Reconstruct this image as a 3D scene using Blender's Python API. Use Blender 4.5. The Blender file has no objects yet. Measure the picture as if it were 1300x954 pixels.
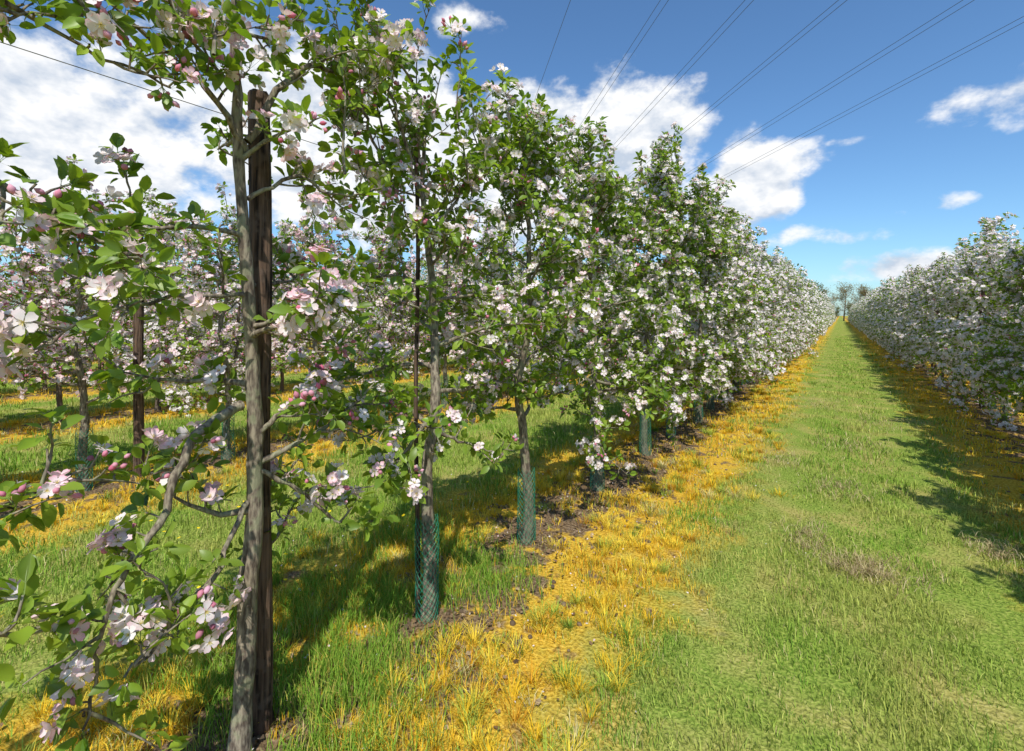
import bpy, math
import numpy as np
from mathutils import Vector

scene = bpy.context.scene
PI = math.pi
ROWX = -1.7
PITCH = 3.6

# ------------------------------------------------------------------ helpers
class MB:
    def __init__(s):
        s.v=[]; s.f=[]; s.c=[]; s.n=0
    def add(s, v, f, mat, col):
        v=np.asarray(v,dtype=np.float32); f=np.asarray(f,dtype=np.int64)
        col=np.asarray(col,dtype=np.float32)
        if col.ndim==1: col=np.tile(col,(len(v),1))
        s.v.append(v); s.c.append(col); s.f.append((f+s.n,mat)); s.n+=len(v)
    def mesh(s, name, mats):
        me=bpy.data.meshes.new(name)
        v=np.concatenate(s.v); c=np.concatenate(s.c)
        me.vertices.add(len(v)); me.vertices.foreach_set('co',v.ravel())
        li=np.concatenate([f.ravel() for f,m in s.f])
        tot=np.concatenate([np.full(len(f),f.shape[1]) for f,m in s.f])
        mi=np.concatenate([np.full(len(f),m) for f,m in s.f]).astype(np.int32)
        st=np.concatenate([[0],np.cumsum(tot)[:-1]]).astype(np.int32)
        me.loops.add(len(li)); me.loops.foreach_set('vertex_index',li.astype(np.int32))
        me.polygons.add(len(st)); me.polygons.foreach_set('loop_start',st)
        for m in mats: me.materials.append(m)
        me.update(calc_edges=True)
        me.polygons.foreach_set('material_index',mi)
        me.polygons.foreach_set('use_smooth',np.ones(len(st),dtype=bool))
        a=me.color_attributes.new('Col','FLOAT_COLOR','POINT')
        rgba=np.ones((len(v),4),dtype=np.float32); rgba[:,:3]=c
        a.data.foreach_set('color',rgba.ravel())
        me.update()
        return me

def link(name, me, loc=(0,0,0), rot=0.0, sc=(1,1,1)):
    o=bpy.data.objects.new(name,me); o.location=loc; o.rotation_euler=(0,0,rot); o.scale=sc
    scene.collection.objects.link(o); return o

def norm(a): return a/np.maximum(np.linalg.norm(a,axis=-1,keepdims=True),1e-9)
def frames_y(d,up):
    y=norm(d); x=norm(np.cross(y,up)); z=np.cross(x,y)
    return np.stack([x,y,z],axis=-1)
def frames_z(d,rng):
    z=norm(d); x=norm(np.cross(z,rng.normal(size=z.shape))); y=np.cross(z,x)
    return np.stack([x,y,z],axis=-1)
def inst(mb,tv,tf,M,pos,scale,mat,cols):
    n=len(pos)
    if n==0: return
    v=np.einsum('nij,vj->nvi',M,tv)*scale[:,None,None]+pos[:,None,:]
    V=len(tv)
    if cols.ndim==2: cols=np.repeat(cols[:,None,:],V,axis=1)
    v=v.reshape(-1,3); c=cols.reshape(-1,3)
    for F in tf:
        f=(F[None,:,:]+(np.arange(n)*V)[:,None,None]).reshape(-1,F.shape[1])
        mb.f.append((f+mb.n,mat))
    mb.v.append(v.astype(np.float32)); mb.c.append(c.astype(np.float32)); mb.n+=len(v)

_h=np.random.default_rng(99).random((256,256))
def vnoise(x,y,s,o=0):
    x=x*s+o*17.3+500; y=y*s+o*9.1+500
    xi=np.floor(x).astype(int); yi=np.floor(y).astype(int)
    fx=x-xi; fy=y-yi; fx=fx*fx*(3-2*fx); fy=fy*fy*(3-2*fy)
    g=lambda a,b:_h[a%256,b%256]
    return (g(xi,yi)*(1-fx)+g(xi+1,yi)*fx)*(1-fy)+(g(xi,yi+1)*(1-fx)+g(xi+1,yi+1)*fx)*fy
def sstep(a,b,x):
    t=np.clip((x-a)/(b-a),0,1); return t*t*(3-2*t)
def rowdist(x): return np.abs(np.mod(x-ROWX+PITCH/2,PITCH)-PITCH/2)

# ------------------------------------------------------------------ materials
def newmat(name):
    m=bpy.data.materials.new(name); m.use_nodes=True
    nt=m.node_tree; nt.nodes.clear()
    return m,nt,nt.nodes,nt.links
def foliage_mat(name,trans=0.35,tint=(1.15,1.3,0.5),rough=0.45,spec=0.4):
    m,nt,N,L=newmat(name)
    out=N.new('ShaderNodeOutputMaterial'); at=N.new('ShaderNodeAttribute'); at.attribute_name='Col'
    if spec>0:
        p=N.new('ShaderNodeBsdfPrincipled'); p.inputs['Roughness'].default_value=rough
        p.inputs['Specular IOR Level'].default_value=spec; pin=p.inputs['Base Color']
    else:
        p=N.new('ShaderNodeBsdfDiffuse'); pin=p.inputs['Color']
    col=at.outputs['Color']
    L.new(col,pin)
    t=N.new('ShaderNodeBsdfTranslucent'); vt=N.new('ShaderNodeVectorMath'); vt.operation='MULTIPLY'
    vt.inputs[1].default_value=tint; L.new(col,vt.inputs[0]); L.new(vt.outputs['Vector'],t.inputs['Color'])
    mx=N.new('ShaderNodeMixShader'); mx.inputs['Fac'].default_value=trans
    L.new(p.outputs[0],mx.inputs[1]); L.new(t.outputs[0],mx.inputs[2]); L.new(mx.outputs[0],out.inputs['Surface'])
    return m
M_leaf=foliage_mat('apple_leaf',0.4,(1.3,1.35,0.45),0.42,0.45)
M_leaf1=foliage_mat('apple_leaf_soft',0.4,(1.3,1.35,0.45),0.42,0.0)
M_petal=foliage_mat('apple_petal',0.35,(1.0,0.97,0.97),0.6,0.0)

def bark_mat(name,c1,c2,c3,scale=1.0,stretch=0.25,bump=0.5):
    m,nt,N,L=newmat(name)
    out=N.new('ShaderNodeOutputMaterial'); p=N.new('ShaderNodeBsdfPrincipled'); p.inputs['Roughness'].default_value=0.85
    p.inputs['Specular IOR Level'].default_value=0.25
    tc=N.new('ShaderNodeTexCoord'); mp=N.new('ShaderNodeMapping'); mp.inputs['Scale'].default_value=(scale,scale,scale*stretch)
    L.new(tc.outputs['Object'],mp.inputs['Vector'])
    n1=N.new('ShaderNodeTexNoise'); n1.inputs['Scale'].default_value=90; n1.inputs['Detail'].default_value=6
    L.new(mp.outputs[0],n1.inputs['Vector'])
    n2=N.new('ShaderNodeTexNoise'); n2.inputs['Scale'].default_value=22; n2.inputs['Detail'].default_value=4
    L.new(tc.outputs['Object'],n2.inputs['Vector'])
    r=N.new('ShaderNodeValToRGB'); r.color_ramp.elements[0].position=0.38; r.color_ramp.elements[1].position=0.64
    r.color_ramp.elements[0].color=(*c1,1); r.color_ramp.elements[1].color=(*c2,1)
    L.new(n1.outputs['Fac'],r.inputs['Fac'])
    r2=N.new('ShaderNodeValToRGB'); r2.color_ramp.elements[0].position=0.5; r2.color_ramp.elements[1].position=0.62
    r2.color_ramp.elements[0].color=(0,0,0,1); r2.color_ramp.elements[1].color=(1,1,1,1)
    L.new(n2.outputs['Fac'],r2.inputs['Fac'])
    mx=N.new('ShaderNodeMixRGB'); mx.inputs[2].default_value=(*c3,1)
    ml=N.new('ShaderNodeMath'); ml.operation='MULTIPLY'; ml.inputs[1].default_value=0.6
    L.new(r2.outputs[0],ml.inputs[0]); L.new(ml.outputs[0],mx.inputs[0]); L.new(r.outputs[0],mx.inputs[1])
    L.new(mx.outputs[0],p.inputs['Base Color'])
    b=N.new('ShaderNodeBump'); b.inputs['Strength'].default_value=bump; b.inputs['Distance'].default_value=0.006
    L.new(n1.outputs['Fac'],b.inputs['Height']); L.new(b.outputs[0],p.inputs['Normal'])
    L.new(p.outputs[0],out.inputs['Surface'])
    return m
M_bark=bark_mat('apple_bark',(0.09,0.068,0.052),(0.31,0.26,0.19),(0.26,0.27,0.16),1.0,0.25,0.8)
M_post=bark_mat('post_wood',(0.018,0.011,0.008),(0.16,0.10,0.065),(0.12,0.085,0.065),1.0,0.06,1.0)
def diff_mat(name):
    m,nt,N,L=newmat(name); out=N.new('ShaderNodeOutputMaterial'); p=N.new('ShaderNodeBsdfDiffuse'); at=N.new('ShaderNodeAttribute'); at.attribute_name='Col'
    L.new(at.outputs['Color'],p.inputs['Color']); L.new(p.outputs[0],out.inputs['Surface']); return m
M_bark1=diff_mat('apple_bark_soft')
M_grass=foliage_mat('grass_blade',0.2,(1.15,1.2,0.6),0.5,0.0)

def flat_mat(name,col,rough=0.6,metal=0.0):
    m,nt,N,L=newmat(name)
    out=N.new('ShaderNodeOutputMaterial'); p=N.new('ShaderNodeBsdfPrincipled')
    n=N.new('ShaderNodeTexNoise'); n.inputs['Scale'].default_value=15
    r=N.new('ShaderNodeValToRGB'); r.color_ramp.elements[0].color=(*[c*0.7 for c in col],1); r.color_ramp.elements[1].color=(*[min(1,c*1.3) for c in col],1)
    tc=N.new('ShaderNodeTexCoord'); L.new(tc.outputs['Object'],n.inputs['Vector']); L.new(n.outputs['Fac'],r.inputs['Fac'])
    L.new(r.outputs[0],p.inputs['Base Color'])
    p.inputs['Roughness'].default_value=rough; p.inputs['Metallic'].default_value=metal
    L.new(p.outputs[0],out.inputs['Surface']); return m
M_guard=flat_mat('guard_plastic',(0.01,0.17,0.09),0.45)
M_wire=flat_mat('galvanised_wire',(0.25,0.25,0.25),0.5,0.5)
M_cable=flat_mat('power_cable',(0.05,0.06,0.08),0.6,0.0)

# ------------------------------------------------------------------ templates
def leaf_t(curl,fold):
    ys=[0,0.18,0.48,0.78,1.0]; ws=[0,0.2,0.29,0.2,0]
    v=[]; f3=[]; f4=[]
    v.append((0,0,0))
    for i in (1,2,3):
        y=ys[i]; w=ws[i]; z=-curl*y*y
        v+= [(-w,y,z+fold*w+0.02*math.sin(y*9)),(0,y,z),(w,y,z+fold*w-0.02*math.sin(y*8))]
    v.append((0,1.0,-curl))
    f3+=[(0,2,1),(0,3,2),(7,8,10),(8,9,10)]
    f4+=[(1,2,5,4),(2,3,6,5),(4,5,8,7),(5,6,9,8)]
    n=len(v); v+=[(-0.013,-0.42,-0.06),(0.013,-0.42,-0.06),(0.013,0.02,0),(-0.013,0.02,0)]
    f4.append((n,n+1,n+2,n+3))
    return np.array(v,dtype=float),[np.array(f3),np.array(f4)]
LEAF0=[leaf_t(0.15,0.5),leaf_t(0.4,0.25),leaf_t(-0.12,0.7)]
LEAF1=[(np.array([(0,0,0),(-0.3,0.5,0.1),(0.3,0.5,0.1),(0,1,-0.15)],dtype=float),[np.array([(0,2,3),(0,3,1)])])]
def flower_t(cup):
    v=[];f4=[];pk=[]
    for k in range(5):
        a=2*PI*k/5; ca,sa=math.cos(a),math.sin(a)
        b=len(v); tl=0.06*math.sin(k*2.3)
        for y,w in ((0.08,0.05),(0.42,0.27),(0.78,0.38),(1.0,0.2)):
            for s in (-1,0,1):
                x=s*w; z=cup*y*y + 0.35*x*x*2 + tl*y + (0.06*math.sin(3*y+k+s))
                yy=y*(1-0.25*cup) - (0.04 if (s==0 and y==1.0) else 0)
                v.append((x*ca-yy*sa,x*sa+yy*ca,z)); pk.append(0.15+0.85*y**2*(0.6+0.4*abs(s)))
        for r in range(3):
            for c in range(2):
                i=b+r*3+c; f4.append((i,i+1,i+4,i+3))
    for k in range(9):
        a=2*PI*k/9+0.3; r=0.16+0.06*(k%3); b=len(v)
        v+=[(0.02*math.cos(a+1.5),0.02*math.sin(a+1.5),0.0),(-0.02*math.cos(a+1.5),-0.02*math.sin(a+1.5),0.0),
            (r*math.cos(a)+0.03*math.cos(a+1.57),r*math.sin(a)+0.03*math.sin(a+1.57),0.3),(r*math.cos(a)-0.03*math.cos(a+1.57),r*math.sin(a)-0.03*math.sin(a+1.57),0.3)]
        f4.append((b,b+1,b+3,b+2)); pk+=[-1]*4
    return np.array(v),[np.array(f4)],np.array(pk)
FL0=[flower_t(0.25),flower_t(0.55),flower_t(0.05)]
def flower1():
    v=[];f=[];pk=[]
    for k in range(5):
        a=2*PI*k/5; b=len(v); ca,sa=math.cos(a),math.sin(a)
        for x,y,z in ((0,0.05,0),(-0.4,0.65,0.15),(0,1,0.3),(0.4,0.65,0.15)):
            v.append((x*ca-y*sa,x*sa+y*ca,z)); pk.append(0.1+0.8*y*y)
        f.append((b,b+3,b+2,b+1))
    return np.array(v),[np.array(f)],np.array(pk)
FL1=[flower1()]
FL2=[(np.array([(math.cos(2*PI*k/5),math.sin(2*PI*k/5),0.25) for k in range(5)]),[np.array([(0,1,2,3,4)])],np.full(5,0.4))]
def bud_t(n=6):
    v=[(0,0,-1.1)];f3=[];f4=[]
    for z,r in ((-0.5,0.7),(0.25,0.8)):
        for k in range(n):
            a=2*PI*k/n; v.append((r*math.cos(a),r*math.sin(a),z))
    v.append((0,0,1.1))
    for k in range(n):
        k2=(k+1)%n
        f3.append((0,1+k2,1+k)); f4.append((1+k,1+k2,1+n+k2,1+n+k)); f3.append((1+n+k,1+n+k2,1+2*n))
    return np.array(v),[np.array(f3),np.array(f4)]
BUD=bud_t()
BUD1=bud_t(3)

# ------------------------------------------------------------------ tree builder
def tube(mb,pts,rad,sides,mat,col=(0.13,0.10,0.075)):
    pts=np.asarray(pts,dtype=float); n=len(pts)
    t=np.gradient(pts,axis=0); t=norm(t)
    ref=np.array([0.31,0.17,0.93]) if abs(t[0][2])<0.9 else np.array([0.9,0.3,0.1])
    x=norm(np.cross(t,ref[None,:])); y=np.cross(t,x)
    a=np.arange(sides)*2*PI/sides
    v=pts[:,None,:]+np.asarray(rad)[:,None,None]*(np.cos(a)[None,:,None]*x[:,None,:]+np.sin(a)[None,:,None]*y[:,None,:])
    i=np.arange(n-1)[:,None]*sides; k=np.arange(sides)[None,:]; k2=(k+1)%sides
    f=np.stack([i+k,i+k2,i+sides+k2,i+sides+k],axis=-1).reshape(-1,4)
    mb.add(v.reshape(-1,3),f,mat,col)

def grow(rng,p,d,L,step,wander,trop):
    n=max(2,int(L/step)); pts=[np.array(p,dtype=float)]; d=np.array(d,dtype=float)
    for i in range(n):
        d=d+rng.normal(size=3)*wander+np.array([0,0,trop]); d/=np.linalg.norm(d)
        pts.append(pts[-1]+d*L/n)
    return np.array(pts)
def smooth_poly(P,k=5,rng=None,j=0.008):
    P=np.array(P,dtype=float); out=[]
    for i in range(len(P)-1):
        p0=P[max(i-1,0)];p1=P[i];p2=P[i+1];p3=P[min(i+2,len(P)-1)]
        for s in range(k):
            t=s/k
            out.append(0.5*((2*p1)+(-p0+p2)*t+(2*p0-5*p1+4*p2-p3)*t*t+(-p0+3*p1-3*p2+p3)*t**3))
    out.append(P[-1]); out=np.array(out)
    if rng is not None: out[1:]+=rng.normal(size=out[1:].shape)*j
    return out
def at(pts,t):
    f=t*(len(pts)-1); i=min(int(f),len(pts)-2); u=f-i
    return pts[i]*(1-u)+pts[i+1]*u, (pts[i+1]-pts[i])/max(np.linalg.norm(pts[i+1]-pts[i]),1e-6)

def make_tree(name,seed,H=2.6,r0=0.035,zmin=0.6,n_scaf=22,Lmax=0.62,l2=0.085,spur=0.05,bloom=0.42,lod=0,
              leafs=1.0,pink=0.25,budf=0.15,shoots=7,hero=None,lean=(0,0),trunk=None,nleaf=(4,8),fls=1.0,nfl=(3,7),droop=0.0,shootL=(0.3,0.72)):
    rng=np.random.default_rng(seed); mb=MB()
    C=[];A=[]
    if trunk is None:
        trunk=[(0,0,-0.05),(0.01,0.01,0.25),(lean[0]*0.3,lean[1]*0.3,0.7)]
        z=0.7; x,y=lean[0]*0.3,lean[1]*0.3
        while z<H:
            z+=0.35; x+=rng.normal()*0.03+lean[0]*0.15; y+=rng.normal()*0.03+lean[1]*0.15
            trunk.append((x,y,min(z,H)))
    tp=smooth_poly(trunk,6,rng,0.003)
    zz=np.clip(tp[:,2]/H,0,1); tr=r0*(1.0-0.72*zz**1.2)+0.018*np.exp(-np.maximum(tp[:,2],0)/0.06)*0.6
    tr*=1+rng.normal(size=len(tr))*0.05
    tube(mb,tp,tr,12 if lod==0 else 5,0)
    def rad(r,n,tip=0.0018): return r+(tip-r)*np.linspace(0,1,n)**0.8
    def spurs(pts,L,dens,r,skip=0.15):
        n=int(L/dens)
        for k in range(n):
            t=min(skip+(1-skip)*(k+rng.random())/max(n,1),1)
            p,d=at(pts,t)
            side=norm(np.cross(d,rng.normal(size=3)))
            ax=norm(side*0.8+np.array([0,0,0.55])+d*0.3+rng.normal(size=3)*0.25)
            l=rng.uniform(0.01,0.06)
            C.append(p+ax*l); A.append(ax)
            if lod==0 and l>0.02: tube(mb,[p,p+ax*l*0.5+rng.normal(size=3)*0.003,p+ax*l],[0.0035,0.003,0.0028],4,0)
        p,d=at(pts,1.0); C.append(p); A.append(norm(d+np.array([0,0,0.3])))
    def secondary(pts,L,r,dens):
        n=int(L/dens)
        for k in range(n):
            t=0.12+0.85*(k+rng.random())/max(n,1); p,d=at(pts,min(t,1))
            side=norm(np.cross(d,rng.normal(size=3)))
            dd=norm(side+d*0.7+np.array([0,0,0.2]))
            l=rng.uniform(0.10,0.36)*(1.15-0.5*t)
            q=grow(rng,p,dd,l,0.035 if lod==0 else 0.12,0.16,0.02)
            rr=min(r*0.5,0.0055)
            if lod<2: tube(mb,q,rad(rr,len(q)),5 if lod==0 else 3,0)
            spurs(q,l,spur,rr)
    def limb(pts,L,r,dens=None):
        tube(mb,pts,rad(r,len(pts),0.003)*(1+rng.normal(size=len(pts))*0.06),8 if lod==0 else 3,0)
        secondary(pts,L,r,dens or l2); spurs(pts,L,spur*1.3,r,0.2)
    if hero:
        for pl in hero:
            dens=pl[0]; r=pl[1]; P=smooth_poly(pl[2],5,rng,0.006)
            L=float(np.sum(np.linalg.norm(np.diff(P,axis=0),axis=1)))
            limb(P,L,r,dens)
    ph=rng.random()*6
    for k in range(n_scaf):
        u=(k+rng.random()*0.7)/n_scaf; z=zmin+(H-0.15-zmin)*u
        i=int(np.argmin(np.abs(tp[:,2]-z))); p=tp[i]
        az=ph+k*2.4+rng.normal()*0.3
        el=rng.uniform(-0.1,0.45)+0.25*u-droop*(1-u)
        L=Lmax*(1.08-0.5*u)*rng.uniform(0.6,1.25)
        d=np.array([math.cos(az)*0.9,math.sin(az),math.tan(el)]); d/=np.linalg.norm(d)
        q=grow(rng,p,d,L,0.05 if lod==0 else 0.1,0.13,(-0.015-droop*0.1) if u<0.6 else 0.02)
        limb(q,L,0.013*(1.1-0.5*u))
    for k in range(shoots):
        z=rng.uniform(0.7,1.0)*H; i=int(np.argmin(np.abs(tp[:,2]-z)))
        p=tp[i]+np.array([rng.normal()*0.16,rng.normal()*0.24,0])
        if k==0: p=tp[-1]
        L=rng.uniform(*shootL)
        q=grow(rng,p,(rng.normal()*0.25,rng.normal()*0.3,1),L,0.05 if lod==0 else 0.1,0.08,0.02)
        tube(mb,q,rad(0.006,len(q)),5 if lod==0 else 3,0)
        spurs(q,L,spur*0.8,0.005,0.05)
        if rng.random()<0.6: secondary(q,L*0.7,0.004,0.14)
    C=np.array(C);A=np.array(A)
    n=len(C); nl=rng.integers(nleaf[0],nleaf[1],n); idx=np.repeat(np.arange(n),nl); N=len(idx)
    a=rng.random(N)*2*PI; pol=rng.uniform(0.55,1.6,N)
    ax=A[idx]; F=frames_z(ax,rng)
    d=(np.cos(pol)[:,None]*F[:,:,2]+np.sin(pol)[:,None]*(np.cos(a)[:,None]*F[:,:,0]+np.sin(a)[:,None]*F[:,:,1]))
    up=ax+rng.normal(size=(N,3))*0.35+np.array([0,0,0.5])
    M=frames_y(d,up); Ls=rng.uniform(0.028,0.062,N)*leafs
    pos=C[idx]+norm(d)*(Ls*0.42)[:,None]
    g=rng.random(N)[:,None]; y=(rng.random(n)[idx])[:,None]
    cd=np.array([0.08,0.16,0.02]); cm=np.array([0.20,0.33,0.032]); cy=np.array([0.38,0.48,0.05])
    col=cd*(1-g)+cm*g; col=col*(1-0.6*y)+cy*0.6*y
    col*=rng.uniform(0.8,1.2,(N,1))
    T=LEAF0 if lod==0 else LEAF1; w=rng.integers(0,len(T),N)
    for k,(tv,tf) in enumerate(T):
        s=w==k; inst(mb,tv,tf,M[s],pos[s],Ls[s],1,col[s])
    b=np.where(rng.random(n)<bloom)[0]; nf=rng.integers(nfl[0],nfl[1],len(b)); idx=np.repeat(b,nf); N=len(idx)
    ax=A[idx]; F=frames_z(ax,rng); a=rng.random(N)*2*PI; pol=rng.uniform(0.1,1.15,N)
    d=norm(np.cos(pol)[:,None]*F[:,:,2]+np.sin(pol)[:,None]*(np.cos(a)[:,None]*F[:,:,0]+np.sin(a)[:,None]*F[:,:,1])+np.array([0,0,0.15]))
    R=rng.uniform(0.018,0.026,N)*fls; pos=C[idx]+d*rng.uniform(0.026,0.052,N)[:,None]*fls
    if lod==0:
        st=np.array([(-0.001,0,0),(0.001,0,0),(0.001,0,1),(-0.001,0,1)])
        Mz=frames_z(d,rng); l=np.linalg.norm(pos-C[idx],axis=1)
        Ms=Mz.copy(); Ms[:,:,2]*=l[:,None]
        inst(mb,st,[np.array([(0,1,2,3)])],Ms,C[idx],np.ones(N),1,np.tile([0.14,0.2,0.06],(N,1)))
    # buds come in clusters: some spurs still closed, others fully open
    cb=rng.random(n)
    isbud=rng.random(N)<np.where(cb[idx]<budf*0.7,0.85,budf*0.5)
    pkf=np.clip(pink*rng.uniform(0.2,1.8,N)*(0.5+cb[idx][::1]),0,1)
    T=(FL0,FL1,FL2)[lod]; w=rng.integers(0,len(T),N); Mf=frames_z(d+rng.normal(size=d.shape)*0.2,rng)
    white=np.array([0.90,0.86,0.85]); pk=np.array([0.84,0.36,0.47])
    for k,(tv,tf,pp) in enumerate(T):
        s=(w==k)&~isbud
        f=np.clip(pp,0,1)[None,:,None]*pkf[s][:,None,None]
        c=white*(1-f)+pk*f
        st=np.broadcast_to((pp<0)[None,:,None],c.shape); c=np.where(st,np.array([0.65,0.55,0.18]),c)
        inst(mb,tv,tf,Mf[s],pos[s],R[s],2,c)
    s=isbud; BB=BUD if lod==0 else BUD1
    bc=np.array([0.75,0.20,0.31])*(1-0.5*rng.random((s.sum(),1)))+np.array([0.4,0.33,0.36])*rng.random((s.sum(),1))
    inst(mb,BB[0]*np.array([0.8,0.8,1.0]),BB[1],Mf[s],pos[s],R[s]*0.46,2,np.clip(bc,0,0.85))
    return mb.mesh(name,[M_bark,M_leaf,M_petal] if lod==0 else [M_bark1,M_leaf1,M_petal])

Y1=0.87
hero1=[
 (0.15,0.018,[(0,-0.02,1.19),(0.03,-0.17,1.12),(0.06,-0.27,0.93),(0.08,-0.38,0.78),(0.09,-0.43,0.62),(0.12,-0.46,0.45)]),
 (0.12,0.010,[(0,0,1.57),(0.04,-0.2,1.56),(0.08,-0.38,1.52),(0.1,-0.55,1.42)]),
 (0.13,0.013,[(0,0.02,1.05),(0.04,0.10,1.15),(0.05,0.25,1.17),(0.06,0.42,1.13),(0.08,0.6,1.12)]),
 (0.13,0.011,[(0,0.02,0.98),(0.06,0.15,0.86),(0.10,0.28,0.72),(0.12,0.42,0.66)]),
 (0.10,0.014,[(0,0,2.1),(0.02,0.18,2.42),(0.02,0.36,2.46),(0.03,0.5,2.3),(0.03,0.62,2.08),(0.05,0.7,1.95)]),
 (0.11,0.012,[(0,0,2.05),(0.04,-0.15,2.22),(0.06,-0.3,2.3),(0.08,-0.45,2.28),(0.1,-0.6,2.2)]),
 (0.10,0.009,[(0,0,1.9),(0.06,0.14,2.0),(0.1,0.3,1.96),(0.15,0.45,2.02)]),
 (0.11,0.009,[(0,0,1.45),(0.1,0.1,1.5),(0.18,0.2,1.52),(0.22,0.32,1.6)]),
 (0.13,0.010,[(0,0,0.85),(0.1,-0.14,0.72),(0.16,-0.3,0.62),(0.22,-0.42,0.6)]),
]
t1=[(0.02,-0.04,-0.05),(0.02,-0.02,0.3),(0.0,0.02,0.75),(0,0.03,1.1),(0,0.0,1.6),(0,-0.03,2.1),(0.02,-0.05,2.5),(0.0,0.0,2.75)]
T1=make_tree('apple_tree_mesh_a',11,H=2.75,r0=0.034,n_scaf=11,Lmax=0.50,l2=0.12,spur=0.056,bloom=0.32,pink=0.45,budf=0.3,shoots=8,hero=hero1,trunk=t1,leafs=1.0,fls=1.25,nfl=(4,9))
hero0=[
 (0.12,0.016,[(0,0,1.7),(0.03,0.2,1.86),(0.04,0.4,1.80),(0.05,0.52,1.72),(0.05,0.62,1.66)]),
 (0.12,0.012,[(0,0,0.9),(0.12,0.2,0.85),(0.2,0.33,0.82),(0.25,0.42,0.8)]),
 (0.12,0.012,[(0,0,0.8),(0.02,0.2,0.95),(0.05,0.38,1.05),(0.05,0.55,1.1)]),
 (0.11,0.010,[(0,0,2.2),(0.05,0.25,2.25),(0.08,0.5,2.2),(0.1,0.7,2.15)]),
]
T0=make_tree('apple_tree_mesh_b',5,H=2.6,r0=0.038,n_scaf=9,Lmax=0.48,l2=0.13,spur=0.06,bloom=0.35,pink=0.8,budf=0.55,shoots=4,hero=hero0,fls=1.05)
hero2=[
 (0.10,0.014,[(0,0,2.0),(0.0,-0.12,2.25),(0.02,-0.25,2.5),(0.02,-0.4,2.62)]),
 (0.10,0.012,[(0,0,1.8),(0.05,0.15,2.1),(0.05,0.32,2.3),(0.1,0.5,2.35)]),
 (0.12,0.012,[(0,0,0.95),(0.06,0.14,0.86),(0.12,0.26,0.80),(0.15,0.36,0.74)]),
 (0.12,0.010,[(0,0,0.98),(0.06,-0.16,0.95),(0.1,-0.3,0.97),(0.1,-0.42,1.02)]),
]
T2=make_tree('apple_tree_mesh_c',21,H=2.4,r0=0.034,zmin=0.9,n_scaf=15,Lmax=0.56,l2=0.115,spur=0.056,bloom=0.32,pink=0.35,budf=0.22,shoots=8,hero=hero2,fls=1.12,nfl=(3,8))
T3=make_tree('apple_tree_mesh_d',34,H=2.45,r0=0.034,zmin=0.80,n_scaf=21,Lmax=0.64,l2=0.095,spur=0.052,bloom=0.36,shoots=13,lean=(0,-0.12),fls=1.12,nfl=(3,8),pink=0.3)
T4=make_tree('apple_tree_mesh_i',41,H=2.6,r0=0.036,zmin=0.68,n_scaf=27,Lmax=0.74,l2=0.085,spur=0.05,bloom=0.42,shoots=16,fls=1.12,nfl=(3,8),pink=0.25)
HED=[make_tree('apple_tree_mesh_e%d'%i,50+i,H=2.7,r0=0.034,zmin=0.52,n_scaf=30,Lmax=0.80,l2=0.08,spur=0.048,bloom=0.50,shoots=18,pink=0.2,fls=1.13,nfl=(4,8),droop=0.10,budf=0.1) for i in range(3)]
FAR=[make_tree('apple_tree_mesh_f%d'%i,80+i,H=2.7,zmin=0.40,n_scaf=28,Lmax=0.80,l2=0.10,spur=0.064,bloom=0.74,shoots=15,pink=0.18,lod=1,nleaf=(3,6),leafs=1.25,fls=1.38,nfl=(4,7),droop=0.15,budf=0.08) for i in range(4)]
VFAR=[make_tree('apple_tree_mesh_v%d'%i,180+i,H=2.7,zmin=0.40,n_scaf=26,Lmax=0.80,l2=0.14,spur=0.10,bloom=0.88,shoots=12,pink=0.2,lod=2,nleaf=(2,5),leafs=2.0,fls=1.8,nfl=(3,6),droop=0.15,budf=0.0) for i in range(3)]
PNK=[make_tree('apple_tree_mesh_g%d'%i,120+i,H=2.6,zmin=0.6,n_scaf=22,Lmax=0.72,l2=0.12,spur=0.08,bloom=0.85,shoots=7,pink=1.0,budf=0.5,lod=2,nleaf=(2,4),leafs=1.5,fls=1.6,nfl=(3,7)) for i in range(3)]
MID=[make_tree('apple_tree_mesh_h%d'%i,150+i,H=2.5,zmin=0.75,n_scaf=22,Lmax=0.70,l2=0.10,spur=0.06,bloom=0.66,shoots=8,pink=0.45,budf=0.25,lod=0,nleaf=(3,6),fls=1.15,nfl=(4,8)) for i in range(2)]

def guard_mesh():
    n=12; rows=28; h=0.52; r=0.058
    v=[];f=[]
    for j in range(rows+1):
        for i in range(n):
            a=2*PI*(i+(0.5 if j%2 else 0))/n; rr=r*(1+0.05*math.sin(a*2+j*0.2)+0.04*math.sin(j*0.35))
            v.append((rr*math.cos(a),rr*math.sin(a)*0.95,0.0+h*j/rows))
    for j in range(0,rows-1):
        for i in range(n):
            if j%2==0: L=(i-1)%n; R=i
            else: L=i; R=(i+1)%n
            f.append((j*n+i,(j+1)*n+R,(j+2)*n+i,(j+1)*n+L))
    me=bpy.data.meshes.new('guard_net'); me.from_pydata(v,[],f); me.materials.append(M_guard)
    o=bpy.data.objects.new('tmp',me); scene.collection.objects.link(o)
    w=o.modifiers.new('w','WIREFRAME'); w.thickness=0.0030; w.use_replace=True
    dg=bpy.context.evaluated_depsgraph_get(); m2=bpy.data.meshes.new_from_object(o.evaluated_get(dg))
    bpy.data.objects.remove(o); m2.name='guard_net_wire'; return m2
GUARD=guard_mesh()

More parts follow.
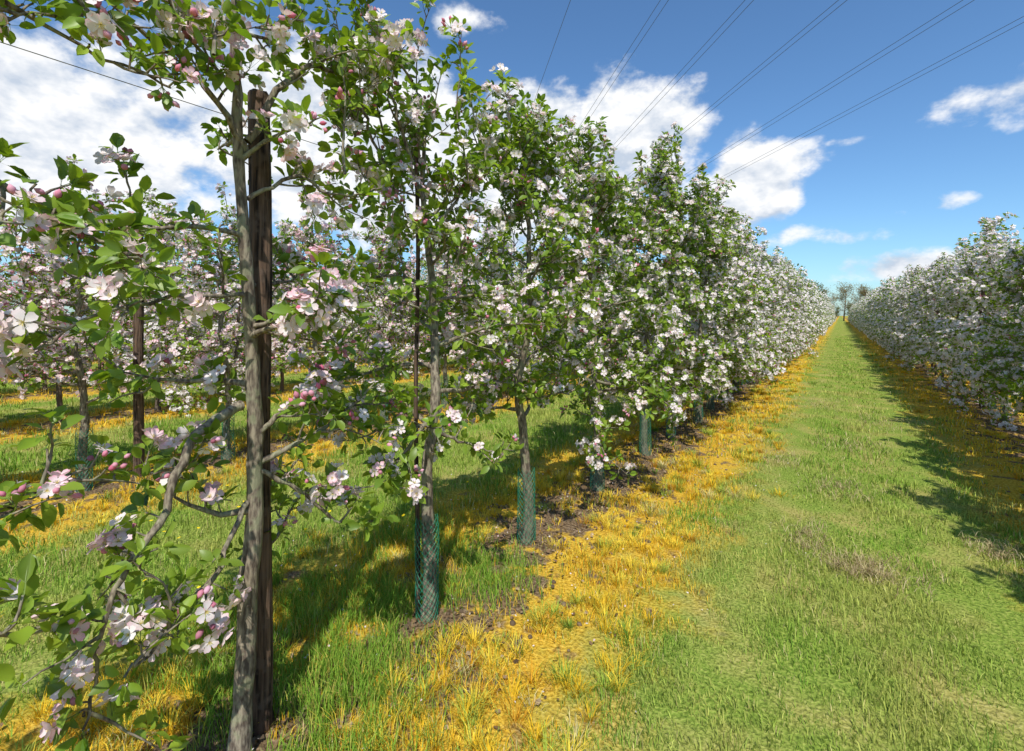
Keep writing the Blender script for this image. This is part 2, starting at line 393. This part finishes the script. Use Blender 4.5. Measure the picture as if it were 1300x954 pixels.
def post_mesh(r,h,seed,name):
    rng=np.random.default_rng(seed); n=18; m=26; v=[];f=[]
    off=rng.normal(size=n)*0.045
    for j in range(m+1):
        z=-0.1+(h+0.1)*j/m
        for i in range(n):
            a=2*PI*i/n; rr=r*(1.05-0.12*j/m)*(1+off[i]+rng.normal()*0.012)
            v.append((rr*math.cos(a)+0.008*math.sin(j*0.4),rr*math.sin(a),z))
    for j in range(m):
        for i in range(n): f.append((j*n+i,j*n+(i+1)%n,(j+1)*n+(i+1)%n,(j+1)*n+i))
    b=len(v)
    for i in range(n):
        x,y,z=v[m*n+i]; v.append((x*0.86,y*0.86,z+0.006+rng.random()*0.008))
    v.append((0,0,h+0.012))
    for i in range(n):
        f.append((m*n+i,m*n+(i+1)%n,b+(i+1)%n,b+i)); f.append((b+i,b+(i+1)%n,b+n))
    me=bpy.data.meshes.new(name); me.from_pydata(v,[],f); me.materials.append(M_post); return me
POST=post_mesh(0.040,2.3,1,'post_mesh'); STAKE=post_mesh(0.011,2.42,2,'stake_mesh')

rng=np.random.default_rng(3)
def put(me,x,y,s=1.0,rot=None,g=True):
    o=link('apple_tree',me,(x,y,0),rng.choice([0,PI])+rng.normal()*0.25 if rot is None else rot,(s,s,s))
    if g: link('tree_guard',GUARD,(x,y,0),rng.random()*6,(1,1,rng.uniform(0.85,1.05)))
put(T0,ROWX,-0.1,rot=0); put(T1,ROWX,Y1,rot=0,g=False); put(T2,ROWX,1.75,rot=0); put(T3,ROWX-0.02,2.70,rot=0)
put(T4,ROWX-0.03,3.85,rot=0.1)
def far(y): return FAR[rng.integers(0,4)] if y<22 else VFAR[rng.integers(0,3)]
for k in range(116):
    y=4.9+1.05*k
    me=HED[(k+1)%3] if y<8 else far(y)
    put(me,ROWX+rng.normal()*0.04,y+rng.normal()*0.06,rng.uniform(0.95,1.12),g=y<13)
XR=ROWX+PITCH
for k in range(120):
    y=1.2+1.05*k
    me=HED[rng.integers(0,3)] if y<9 else far(y)
    put(me,XR+0.06+rng.normal()*0.04,y+rng.normal()*0.06,rng.uniform(0.84,0.95),g=y<13)
for k in range(20):
    put(far(40),XR+PITCH,10+1.1*k,rng.uniform(0.84,0.94),g=False)
for rI in range(1,7):
    X=ROWX-PITCH*rI; nmax=[0,50,32,26,24,22,20][rI]
    for k in range(nmax):
        y=-0.5-0.4*rI+1.1*k+rng.normal()*0.08
        if rI==1: me=MID[rng.integers(0,2)] if y<7 else far(y+6)
        elif rI==2: me=FAR[rng.integers(0,4)] if k%3 else PNK[rng.integers(0,3)]
        else: me=PNK[rng.integers(0,3)]
        put(me,X+rng.normal()*0.05,y,rng.uniform(0.92,1.08),g=(rI<2 and y<10))
link('wooden_post',POST,(ROWX-0.05,Y1+0.07,0))
link('wooden_stake',STAKE,(ROWX-0.05,1.73,0))
link('wooden_post',POST,(ROWX-PITCH-0.05,1.75,0))
for y in (10.4,19.9,29.4): link('wooden_post',POST,(ROWX,y,0)); link('wooden_post',POST,(XR,y+0.4,0)); link('wooden_post',POST,(ROWX-PITCH,y+0.4,0))

def cable(name,pts,r,mat):
    cu=bpy.data.curves.new(name,'CURVE'); cu.dimensions='3D'; cu.bevel_depth=r; cu.bevel_resolution=1
    s=cu.splines.new('POLY'); s.points.add(len(pts)-1)
    for i,p in enumerate(pts): s.points[i].co=(*p,1)
    cu.materials.append(mat); o=bpy.data.objects.new(name,cu); scene.collection.objects.link(o); return o
for X in (ROWX,XR,ROWX-PITCH):
    cable('trellis_wire',[(X-0.05,-3+i*4,2.18+0.01*math.sin(i)) for i in range(30)],0.0013,M_wire)

# ------------------------------------------------------------------ overhead power lines
Hc=24.0
azL=math.radians(-34.2)+math.atan((579-650)/614)
dv=np.array([math.sin(azL),math.cos(azL)]); rv=np.array([dv[1],-dv[0]])
for ratio,sepr in ((1.887,0.42),(1.60,0.4),(1.207,0.3),(0.915,0.3),(0.65,0.28),(0.357,0.0)):
    off=ratio*(Hc-1.5)
    for s in ((-sepr,sepr) if sepr>0 else (0,)):
        pts=[]
        for t in np.linspace(-80,420,60):
            u=(t-170)/250
            p=dv*t+rv*(off+s)
            pts.append((p[0],p[1],Hc-1.8*(1-u*u)+1.0))
        cable('power_cable',pts,0.018,M_cable)

# ------------------------------------------------------------------ grass
def blades(mb,pos,h,w,az,lean,col):
    n=len(pos); ld=np.stack([np.cos(az),np.sin(az),np.zeros(n)],1)
    fa=az+PI/2+rng.normal(size=n)*0.5; sd=np.stack([np.cos(fa),np.sin(fa),np.zeros(n)],1)*(w/2)[:,None]
    up=np.array([0,0,1.0])
    ln=np.sqrt(np.maximum(1-lean**2,0.02))
    m=pos+up*(h*0.55*np.sqrt(np.maximum(1-(lean*0.5)**2,0)))[:,None]+ld*(h*0.55*lean*0.5)[:,None]
    t=m+up*(h*0.45*ln*0.8)[:,None]+ld*(h*0.45*lean*1.1)[:,None]
    v=np.stack([pos-sd,pos+sd,m+sd*0.8,m-sd*0.8,t],1).reshape(-1,3)
    b=(np.arange(n)*5)[:,None]
    c=np.repeat(col[:,None,:],5,axis=1).reshape(-1,3).astype(np.float32)
    mb.v.append(v.astype(np.float32)); mb.c.append(c)
    mb.f.append((b+np.array([[0,1,2,3]])+mb.n,0)); mb.f.append((b+np.array([[3,2,4]])+mb.n,0)); mb.n+=len(v)

rng=np.random.default_rng(8)
def pick(n,cols,p):
    i=rng.choice(len(cols),n,p=p); return np.array(cols)[i]
GREEN=[(0.20,0.34,0.042),(0.28,0.42,0.06),(0.12,0.25,0.032),(0.42,0.47,0.11),(0.58,0.50,0.24)]
YEL=[(0.72,0.44,0.03),(0.80,0.57,0.06),(0.60,0.30,0.025),(0.64,0.52,0.23),(0.32,0.40,0.06)]
N=360000; r0,Rm=3.0,40.0
inner=0.5; lo=math.log(Rm/r0); u=rng.random(N)
r=np.where(u<inner/(inner+lo), r0*np.sqrt(rng.random(N)), r0*np.exp(rng.random(N)*lo))
th=np.radians(rng.uniform(-92,20,N)); x=r*np.sin(th); y=r*np.cos(th)
d=rowdist(x); n1=vnoise(x,y,1.1); n2=vnoise(x,y,3.5,1); n3=vnoise(x,y,11,2)
inlane=(x>ROWX)&(x<ROWX+PITCH)
dead=1-sstep(0.68,1.15,d+(n1-0.5)*0.65+(n2-0.5)*0.55+np.where(inlane,0,0.12))
lx=x-(ROWX+PITCH/2)
track=np.exp(-((np.abs(lx)-0.55)/0.15)**2)*inlane
keep=np.ones(N,bool)
core=1-sstep(0.25,0.5,d+(n1-0.5)*0.3)
keep&=~((dead>0.5)&(n2*0.5+n3*0.5<0.43+0.22*core)&(rng.random(N)<0.93))
keep&=~((n3*0.6+n2*0.4<0.32+0.22*track)&(rng.random(N)<0.8))
bare_=sstep(0.70,0.85,vnoise(x,y,1.9,13)*0.7+n3*0.3)*inlane
keep&=~(rng.random(N)<bare_*0.7)
x,y,r,d,n1,n2,n3,dead,track,bare_=[q[keep] for q in (x,y,r,d,n1,n2,n3,dead,track,bare_)]; N=len(x)
isd=rng.random(N)<dead*0.88
cg=pick(N,GREEN,[.36,.29,.18,.11,.06]); cy=pick(N,YEL,[.35,.27,.12,.12,.14])
yel=(vnoise(x,y,0.7,4)*0.4+vnoise(x,y,2.3,5)*0.6)
yel=np.clip(sstep(0.46,0.80,yel)*0.7+0.42*track+0.5*bare_,0,0.85)[:,None]
cg=cg*(1-yel)+np.array([0.52,0.50,0.14])*yel*rng.uniform(0.65,1.15,(N,1))
col=np.where(isd[:,None],cy,cg)*rng.uniform(0.65,1.22,(N,1))
sc=np.maximum(1,r/r0)
h=rng.uniform(0.02,0.06,N)*(0.35+1.2*n2)*np.minimum(sc,2)**0.3*(1-0.45*track)
h=np.where(x<ROWX-0.7,h*1.3,h)
w=rng.uniform(0.0022,0.0042,N)*sc**0.88
mb=MB()
blades(mb,np.stack([x,y,np.zeros(N)],1),h,w,rng.random(N)*2*PI,rng.uniform(0.2,0.98,N),col)
link('grass',mb.mesh('grass_mesh',[M_grass]))

mb=MB()
nt=2900
ty=2.0*np.exp(rng.random(nt)*math.log(12))-1.6
side=rng.choice([0,1,-1,-2],nt,p=[.58,.18,.17,.07]); off=np.where(rng.random(nt)<0.5,rng.normal(size=nt)*0.45,rng.uniform(-0.6,1.0,nt))
tx=ROWX+side*PITCH+np.where(side==1,-off,off)
tn=vnoise(tx,ty,2.2,7); k=(tn>0.38)&(np.hypot(tx,ty)>0.8)&(rowdist(tx)>0.10+0.25*rng.random(nt)); tx,ty=tx[k],ty[k]; nt=len(tx)
nb=rng.integers(35,85,nt); tcol=rng.choice(6,nt,p=[.35,.31,.08,.08,.11,.07])
ix=np.repeat(np.arange(nt),nb); N=len(ix)
base=np.array([(0.74,0.48,0.03),(0.82,0.62,0.07),(0.60,0.31,0.03),(0.60,0.52,0.25),(0.36,0.46,0.07),(0.16,0.28,0.04)])[tcol[ix]]
gsel=rng.random(N)<0.14; base[gsel]=(0.42,0.47,0.08)
az=rng.random(N)*2*PI; rr=np.abs(rng.normal(size=N))*0.03*rng.uniform(0.7,1.5,nt)[ix]
dist=np.hypot(tx,ty)[ix]
pos=np.stack([tx[ix]+rr*np.cos(az),ty[ix]+rr*np.sin(az),np.zeros(N)],1)
size=rng.uniform(0.5,1.2,nt)[ix]
blades(mb,pos,rng.uniform(0.04,0.11,N)*size,rng.uniform(0.0018,0.0034,N)*np.maximum(1,dist/3.5)**0.8,az+rng.normal(size=N)*0.3,rng.uniform(0.6,1.0,N),base*rng.uniform(0.75,1.2,(N,1)))
link('dead_grass_tufts',mb.mesh('dead_grass_mesh',[M_grass]))
mb=MB(); N=22000
cx=np.array([(-2.1,1.0),(-1.75,1.35),(-2.0,1.75),(-1.5,1.0),(-2.3,2.3),(-1.75,2.2),(-2.5,1.4)]); ci=rng.integers(0,7,N)
pos=np.concatenate([cx[ci]+rng.normal(size=(N,2))*0.17,np.zeros((N,1))],1)
pos=pos[vnoise(pos[:,0],pos[:,1],6,3)>0.35]; N=len(pos)
blades(mb,pos,rng.uniform(0.04,0.13,N),rng.uniform(0.002,0.004,N),rng.random(N)*2*PI,rng.uniform(0.2,0.9,N),pick(N,[(0.15,0.28,0.03),(0.24,0.40,0.05),(0.5,0.45,0.1)],[.40,.43,.17]))
link('long_grass',mb.mesh('long_grass_mesh',[M_grass]))
mb=MB(); P=[]
for cx_,cy_,sx,sy,n in ((0.12,3.46,0.12,0.09,800),(-0.18,3.75,0.07,0.15,450),(0.8,4.2,0.07,0.1,400),(-0.02,4.95,0.15,0.16,450),(0.1,6.6,0.2,0.25,500),(-0.5,5.6,0.1,0.2,300),(0.45,8.2,0.2,0.4,500),(-0.3,9.5,0.25,0.5,500)):  # clippings; the third patch is brown blades standing in for a dark shadow
    q_=rng.normal(size=(n,2)); q_*=(0.6+0.8*vnoise(q_[:,0]+cx_*9,q_[:,1]+cy_*9,1.5,3))[:,None]
    P.append(np.stack([cx_+q_[:,0]*sx,cy_+q_[:,1]*sy,0.008+rng.random(n)*0.028],1))
P=np.concatenate(P); N=len(P)
blades(mb,P,rng.uniform(0.03,0.08,N),rng.uniform(0.002,0.0045,N),rng.random(N)*2*PI,np.full(N,0.99),pick(N,[(0.42,0.33,0.18),(0.26,0.19,0.11),(0.54,0.46,0.25)],[.4,.3,.3]))
link('clippings_and_shade_patch',mb.mesh('clippings_and_shade_mesh',[M_grass]))
mb=MB(); N=2600
x=ROWX+rng.choice([0,0,PITCH,-PITCH],N)+rng.normal(size=N)*0.6; y=rng.uniform(0.3,14,N)
q=np.array([(-0.3,-0.5,0),(0.3,-0.5,0.1),(0.45,0.3,0.15),(0,0.6,0.05),(-0.45,0.3,0.2)])
M=frames_z(np.array([0,0,1.0])+rng.normal(size=(N,3))*0.35,rng)
inst(mb,q,[np.array([(0,1,2,3,4)])],M,np.stack([x,y,rng.uniform(0.01,0.045,N)],1),rng.uniform(0.006,0.011,N),0,pick(N,[(0.8,0.74,0.74),(0.8,0.6,0.64)],[.7,.3]))
link('fallen_petals',mb.mesh('petals_mesh',[M_petal]))
mb=MB(); N=11000
x=ROWX+rng.choice([0,0,PITCH,-PITCH],N)+rng.normal(size=N)*0.30; y=rng.uniform(0.0,14,N)
M=frames_z(np.array([0,0,1.0])+rng.normal(size=(N,3))*0.5,rng)
inst(mb,q,[np.array([(0,1,2,3,4)])],M,np.stack([x,y,rng.uniform(0.004,0.02,N)],1),rng.uniform(0.010,0.026,N),0,pick(N,[(0.22,0.14,0.08),(0.12,0.09,0.06),(0.38,0.28,0.18)],[.4,.3,.3]))
link('leaf_litter',mb.mesh('litter_mesh',[M_grass]))
mb=MB(); N=2500
x=ROWX+rng.choice([0,0,PITCH,-PITCH],N)+rng.normal(size=N)*0.3; y=rng.uniform(0.3,14,N)
bv,bf=bud_t(6)
inst(mb,bv*np.array([1,1,0.6]),bf,frames_z(np.array([0,0,1.0])+rng.normal(size=(N,3))*0.4,rng),np.stack([x,y,np.full(N,0.004)],1),rng.uniform(0.006,0.022,N),0,pick(N,[(0.12,0.085,0.055),(0.18,0.13,0.085)],[.5,.5]))
link('soil_clods',mb.mesh('clods_mesh',[M_bark1]))
mb=MB(); N=70
x=rng.uniform(-4.6,-2.5,N); y=rng.uniform(0.8,9,N)
dm=np.array([(math.cos(2*PI*k/8)*(1 if k%2 else 0.85),math.sin(2*PI*k/8)*(1 if k%2 else 0.85),0.2) for k in range(8)]+[(0,0,0.45)])
inst(mb,dm,[np.array([(k,(k+1)%8,8) for k in range(8)])],frames_z(np.array([0,0,1.0])+rng.normal(size=(N,3))*0.2,rng),np.stack([x,y,rng.uniform(0.04,0.06,N)],1),rng.uniform(0.010,0.015,N),0,np.tile([0.85,0.62,0.02],(N,1)))
link('dandelions',mb.mesh('dandelion_mesh',[M_bark1]))

# ------------------------------------------------------------------ ground sheet
m,nt,NN,LL=newmat('ground_soil_grass')
def math_(op,a,b=None,c=None):
    n=NN.new('ShaderNodeMath'); n.operation=op
    for i,v in enumerate((a,b,c)):
        if v is None: continue
        if isinstance(v,(int,float)): n.inputs[i].default_value=v
        else: LL.new(v,n.inputs[i])
    return n.outputs[0]
def noise_(scale,detail=4,vec=None):
    n=NN.new('ShaderNodeTexNoise'); n.inputs['Scale'].default_value=scale; n.inputs['Detail'].default_value=detail
    LL.new(vec,n.inputs['Vector']); return n.outputs['Fac']
def ramp_(fac,stops):
    r=NN.new('ShaderNodeValToRGB'); e=r.color_ramp.elements
    while len(e)<len(stops): e.new(0.5)
    for i,(p,c) in enumerate(stops): e[i].position=p; e[i].color=(*c,1)
    LL.new(fac,r.inputs['Fac']); return r.outputs[0]
def mix_(f,a,b):
    n=NN.new('ShaderNodeMixRGB'); LL.new(f,n.inputs[0]); LL.new(a,n.inputs[1]); LL.new(b,n.inputs[2]); return n.outputs[0]
geo=NN.new('ShaderNodeNewGeometry'); sp=NN.new('ShaderNodeSeparateXYZ'); LL.new(geo.outputs['Position'],sp.inputs[0])
pos=geo.outputs['Position']
dd=math_('ABSOLUTE',math_('SUBTRACT',math_('FLOORED_MODULO',math_('ADD',sp.outputs['X'],-ROWX+PITCH/2),PITCH),PITCH/2))
nA=noise_(1.3,2,pos); nB=noise_(6,3,pos); nC=noise_(60,3,pos)
dn=math_('ADD',dd,math_('ADD',math_('MULTIPLY',math_('SUBTRACT',nA,0.5),0.9),math_('MULTIPLY',math_('SUBTRACT',nB,0.5),0.9)))
mr=NN.new('ShaderNodeMapRange'); mr.inputs['From Min'].default_value=0.70; mr.inputs['From Max'].default_value=1.12; LL.new(dn,mr.inputs['Value'])
soil=ramp_(nC,[(0.3,(0.06,0.038,0.024)),(0.5,(0.17,0.115,0.065)),(0.7,(0.32,0.23,0.14))])
ora=ramp_(nC,[(0.3,(0.32,0.18,0.02)),(0.5,(0.58,0.36,0.04)),(0.7,(0.70,0.48,0.08))])
mr2=NN.new('ShaderNodeMapRange'); mr2.inputs['From Min'].default_value=0.15; mr2.inputs['From Max'].default_value=0.50; LL.new(dn,mr2.inputs['Value'])
sb=math_('ADD',math_('MULTIPLY',mr2.outputs[0],0.25),math_('SUBTRACT',nB,0.18))
strip=mix_(ramp_(sb,[(0.36,(0,0,0)),(0.50,(1,1,1))]),soil,ora)
gr=ramp_(nC,[(0.3,(0.09,0.14,0.025)),(0.5,(0.20,0.28,0.045)),(0.72,(0.34,0.38,0.09))])
gy=ramp_(nC,[(0.3,(0.17,0.16,0.045)),(0.5,(0.35,0.32,0.09)),(0.72,(0.47,0.41,0.16))])
gg=mix_(ramp_(noise_(2.2,3,pos),[(0.44,(0,0,0)),(0.66,(1,1,1))]),gr,gy)
fin=mix_(mr.outputs[0],strip,gg)
p=NN.new('ShaderNodeBsdfDiffuse')
LL.new(fin,p.inputs['Color'])
b=NN.new('ShaderNodeBump'); b.inputs['Strength'].default_value=0.8; b.inputs['Distance'].default_value=0.02; LL.new(nC,b.inputs['Height']); LL.new(b.outputs[0],p.inputs['Normal'])
o=NN.new('ShaderNodeOutputMaterial'); LL.new(p.outputs[0],o.inputs['Surface'])
me=bpy.data.meshes.new('ground'); S=900
me.from_pydata([(-S,-S,0),(S,-S,0),(S,S,0),(-S,S,0)],[],[(0,1,2,3)]); me.materials.append(m); link('ground',me)

# ------------------------------------------------------------------ distant trees
rng=np.random.default_rng(77)
mb=MB()
def bare(x,y,h,green):
    trunk=grow(rng,(x,y,0),(0,0,1),h*0.8,h*0.08,0.06,0.02)
    tube(mb,trunk,np.linspace(h*0.018,h*0.004,len(trunk)),5,0)
    tips=[]
    for k in range(20):
        t=0.2+0.8*rng.random(); p,_=at(trunk,t); a=rng.random()*6.28
        L=h*0.38*(1.15-0.6*t); q=grow(rng,p,(math.cos(a),math.sin(a),0.8),L,h*0.05,0.2,0.03)
        tube(mb,q,np.linspace(h*0.005,h*0.0015,len(q)),3,0)
        for s in range(2,len(q)): tips.append(q[s])
    tips=np.array(tips); n=len(tips)*16
    c=np.repeat(tips,16,axis=0)+rng.normal(size=(n,3))*h*0.04
    dr=norm(rng.normal(size=(n,3))+np.array([0,0,0.5]))
    M=frames_y(dr,rng.normal(size=(n,3)))
    tv=np.array([(-0.07,0,0),(0.07,0,0),(0,1,0)]) if not green else np.array([(-0.35,0,0),(0.35,0,0),(0,1,0)])
    cols=pick(n,[(0.28,0.21,0.15),(0.32,0.26,0.17),(0.24,0.24,0.11)],[.4,.35,.25]) if not green else pick(n,[(0.14,0.16,0.08),(0.22,0.22,0.11)],[.5,.5])
    inst(mb,tv,[np.array([(0,1,2)])],M,c,np.full(n,h*(0.07 if not green else 0.04)),1,cols)
for k in range(62):
    x=-120+k*3.1+rng.normal()*1.0; bare(x,146+rng.normal()*3,rng.uniform(8.5,13.5),rng.random()<0.12)
for k in range(18):
    bare(-125+rng.normal()*2,10+k*7.6,rng.uniform(6,9),rng.random()<0.5)
for k in range(50):
    bare(-110+k*3.2,141+rng.normal(),rng.uniform(3,5),True)
link('distant_trees',mb.mesh('distant_trees_mesh',[M_bark1,M_leaf1]))

# ------------------------------------------------------------------ world
w=bpy.data.worlds.new('World'); scene.world=w; w.use_nodes=True
nt=w.node_tree; NN=nt.nodes; LL=nt.links; NN.clear()
SE=math.radians(53); SA=math.radians(147)
sky=NN.new('ShaderNodeTexSky'); sky.sky_type='NISHITA'; sky.sun_disc=False; sky.sun_elevation=SE; sky.sun_rotation=SA
sky.air_density=1.0; sky.dust_density=0.6; sky.ozone_density=1.5
tc=NN.new('ShaderNodeTexCoord'); vec=tc.outputs['Generated']
sp=NN.new('ShaderNodeSeparateXYZ'); LL.new(vec,sp.inputs[0])
az=math_('ARCTAN2',sp.outputs['X'],sp.outputs['Y']); el=math_('ARCSINE',sp.outputs['Z'])
nw=NN.new('ShaderNodeTexNoise'); nw.inputs['Scale'].default_value=7; nw.inputs['Detail'].default_value=1; LL.new(vec,nw.inputs['Vector'])
sw=NN.new('ShaderNodeSeparateXYZ'); LL.new(nw.outputs['Color'],sw.inputs[0])
az=math_('ADD',az,math_('MULTIPLY',math_('SUBTRACT',sw.outputs[0],0.5),0.12)); el=math_('ADD',el,math_('MULTIPLY',math_('SUBTRACT',sw.outputs[1],0.5),0.07))
blobs=[(-55,19.0,16,8.5,1.6),(-80,15,19,7.5,1.5),(-31,16.5,14,7.0,1.8),(-21,20.0,8.0,5.2,1.5),(-11.5,11.8,7.5,2.8,1.35),(-7.0,14.2,4.6,4.0,1.5),(10.6,17.2,4.8,2.4,1.2),(-0.8,16.3,2.4,0.8,.6),
       (7.0,9.5,3.2,0.8,.55),(4.5,4.6,5.5,1.7,1.15),(-5,8.0,9,1.3,.65),(-43,12,16,5,1.3),(-40,30.5,4.5,2.6,.8),(-68,38,9,3.4,.8),(110,25,30,10,1),(-150,24,26,9,1)]
mx=None
for a,e,wa,we,st in blobs:
    q1=math_('MULTIPLY',math_('SUBTRACT',az,math.radians(a)),1/math.radians(wa))
    q2=math_('MULTIPLY',math_('SUBTRACT',el,math.radians(e)),1/math.radians(we))
    s1=math_('MULTIPLY_ADD',q1,q1,-st)
    dd=math_('MULTIPLY_ADD',q2,q2,s1)
    mx=dd if mx is None else math_('MINIMUM',mx,dd)
mx=math_('MAXIMUM',math_('MULTIPLY',mx,-1.0),-1.0)
def fb(loc,det):
    mp=NN.new('ShaderNodeMapping'); mp.inputs['Scale'].default_value=(1,1,1.5); mp.inputs['Location'].default_value=loc; LL.new(vec,mp.inputs['Vector'])
    n=NN.new('ShaderNodeTexNoise'); n.inputs['Scale'].default_value=10; n.inputs['Detail'].default_value=det; n.inputs['Roughness'].default_value=0.58
    LL.new(mp.outputs[0],n.inputs['Vector']); return n.outputs['Fac']
f1=fb((0,0,0),6); f2=fb((0.01,-0.01,0.035),4)
den=math_('ADD',mx,math_('MULTIPLY',math_('SUBTRACT',f1,0.5),3.9))
mr=NN.new('ShaderNodeMapRange'); mr.interpolation_type='SMOOTHSTEP'; mr.inputs['From Min'].default_value=0.0; mr.inputs['From Max'].default_value=0.95; LL.new(den,mr.inputs['Value'])
sh=math_('ADD',0.72,math_('MULTIPLY',math_('SUBTRACT',f1,f2),4.5))  # sunlit and shaded cloud sides painted into the colour by offset noise
shc=NN.new('ShaderNodeClamp'); LL.new(sh,shc.inputs['Value'])
STR=0.145
cr=NN.new('ShaderNodeMixRGB'); cr.inputs[1].default_value=(4.0,4.6,5.5,1); cr.inputs[2].default_value=(7.1,7.15,7.25,1); LL.new(shc.outputs[0],cr.inputs[0])
tint=NN.new('ShaderNodeMixRGB'); tint.blend_type='MULTIPLY'; tint.inputs[0].default_value=1; tint.inputs[2].default_value=(0.66,0.93,1.14,1); LL.new(sky.outputs[0],tint.inputs[1])
cm=NN.new('ShaderNodeMixRGB'); LL.new(mr.outputs[0],cm.inputs[0]); LL.new(tint.outputs[0],cm.inputs[1]); LL.new(cr.outputs[0],cm.inputs[2])
bg=NN.new('ShaderNodeBackground'); bg.inputs['Strength'].default_value=STR; LL.new(cm.outputs[0],bg.inputs['Color'])
wo=NN.new('ShaderNodeOutputWorld'); LL.new(bg.outputs[0],wo.inputs['Surface'])
try: w.cycles.sampling_method='NONE'
except Exception as e: print('world sampling',e)

# ------------------------------------------------------------------ sun, camera
sl=bpy.data.lights.new('sun','SUN'); sl.energy=5.0; sl.angle=math.radians(0.5); sl.color=(1,0.96,0.88)
so=bpy.data.objects.new('sun',sl); scene.collection.objects.link(so)
s=Vector((math.cos(SE)*math.sin(SA),math.cos(SE)*math.cos(SA),math.sin(SE)))
so.rotation_euler=s.to_track_quat('Z','Y').to_euler(); so.location=s*50

cam=bpy.data.cameras.new('camera'); co=bpy.data.objects.new('camera',cam); scene.collection.objects.link(co)
cam.sensor_width=36; cam.lens=17.0; cam.shift_y=-77/1300; cam.clip_start=0.05; cam.clip_end=3000
co.location=(0,0,1.5); co.rotation_euler=(math.radians(90),0,math.radians(34.2))
scene.camera=co
scene.view_settings.view_transform='Standard'; scene.view_settings.look='None'; scene.view_settings.exposure=0
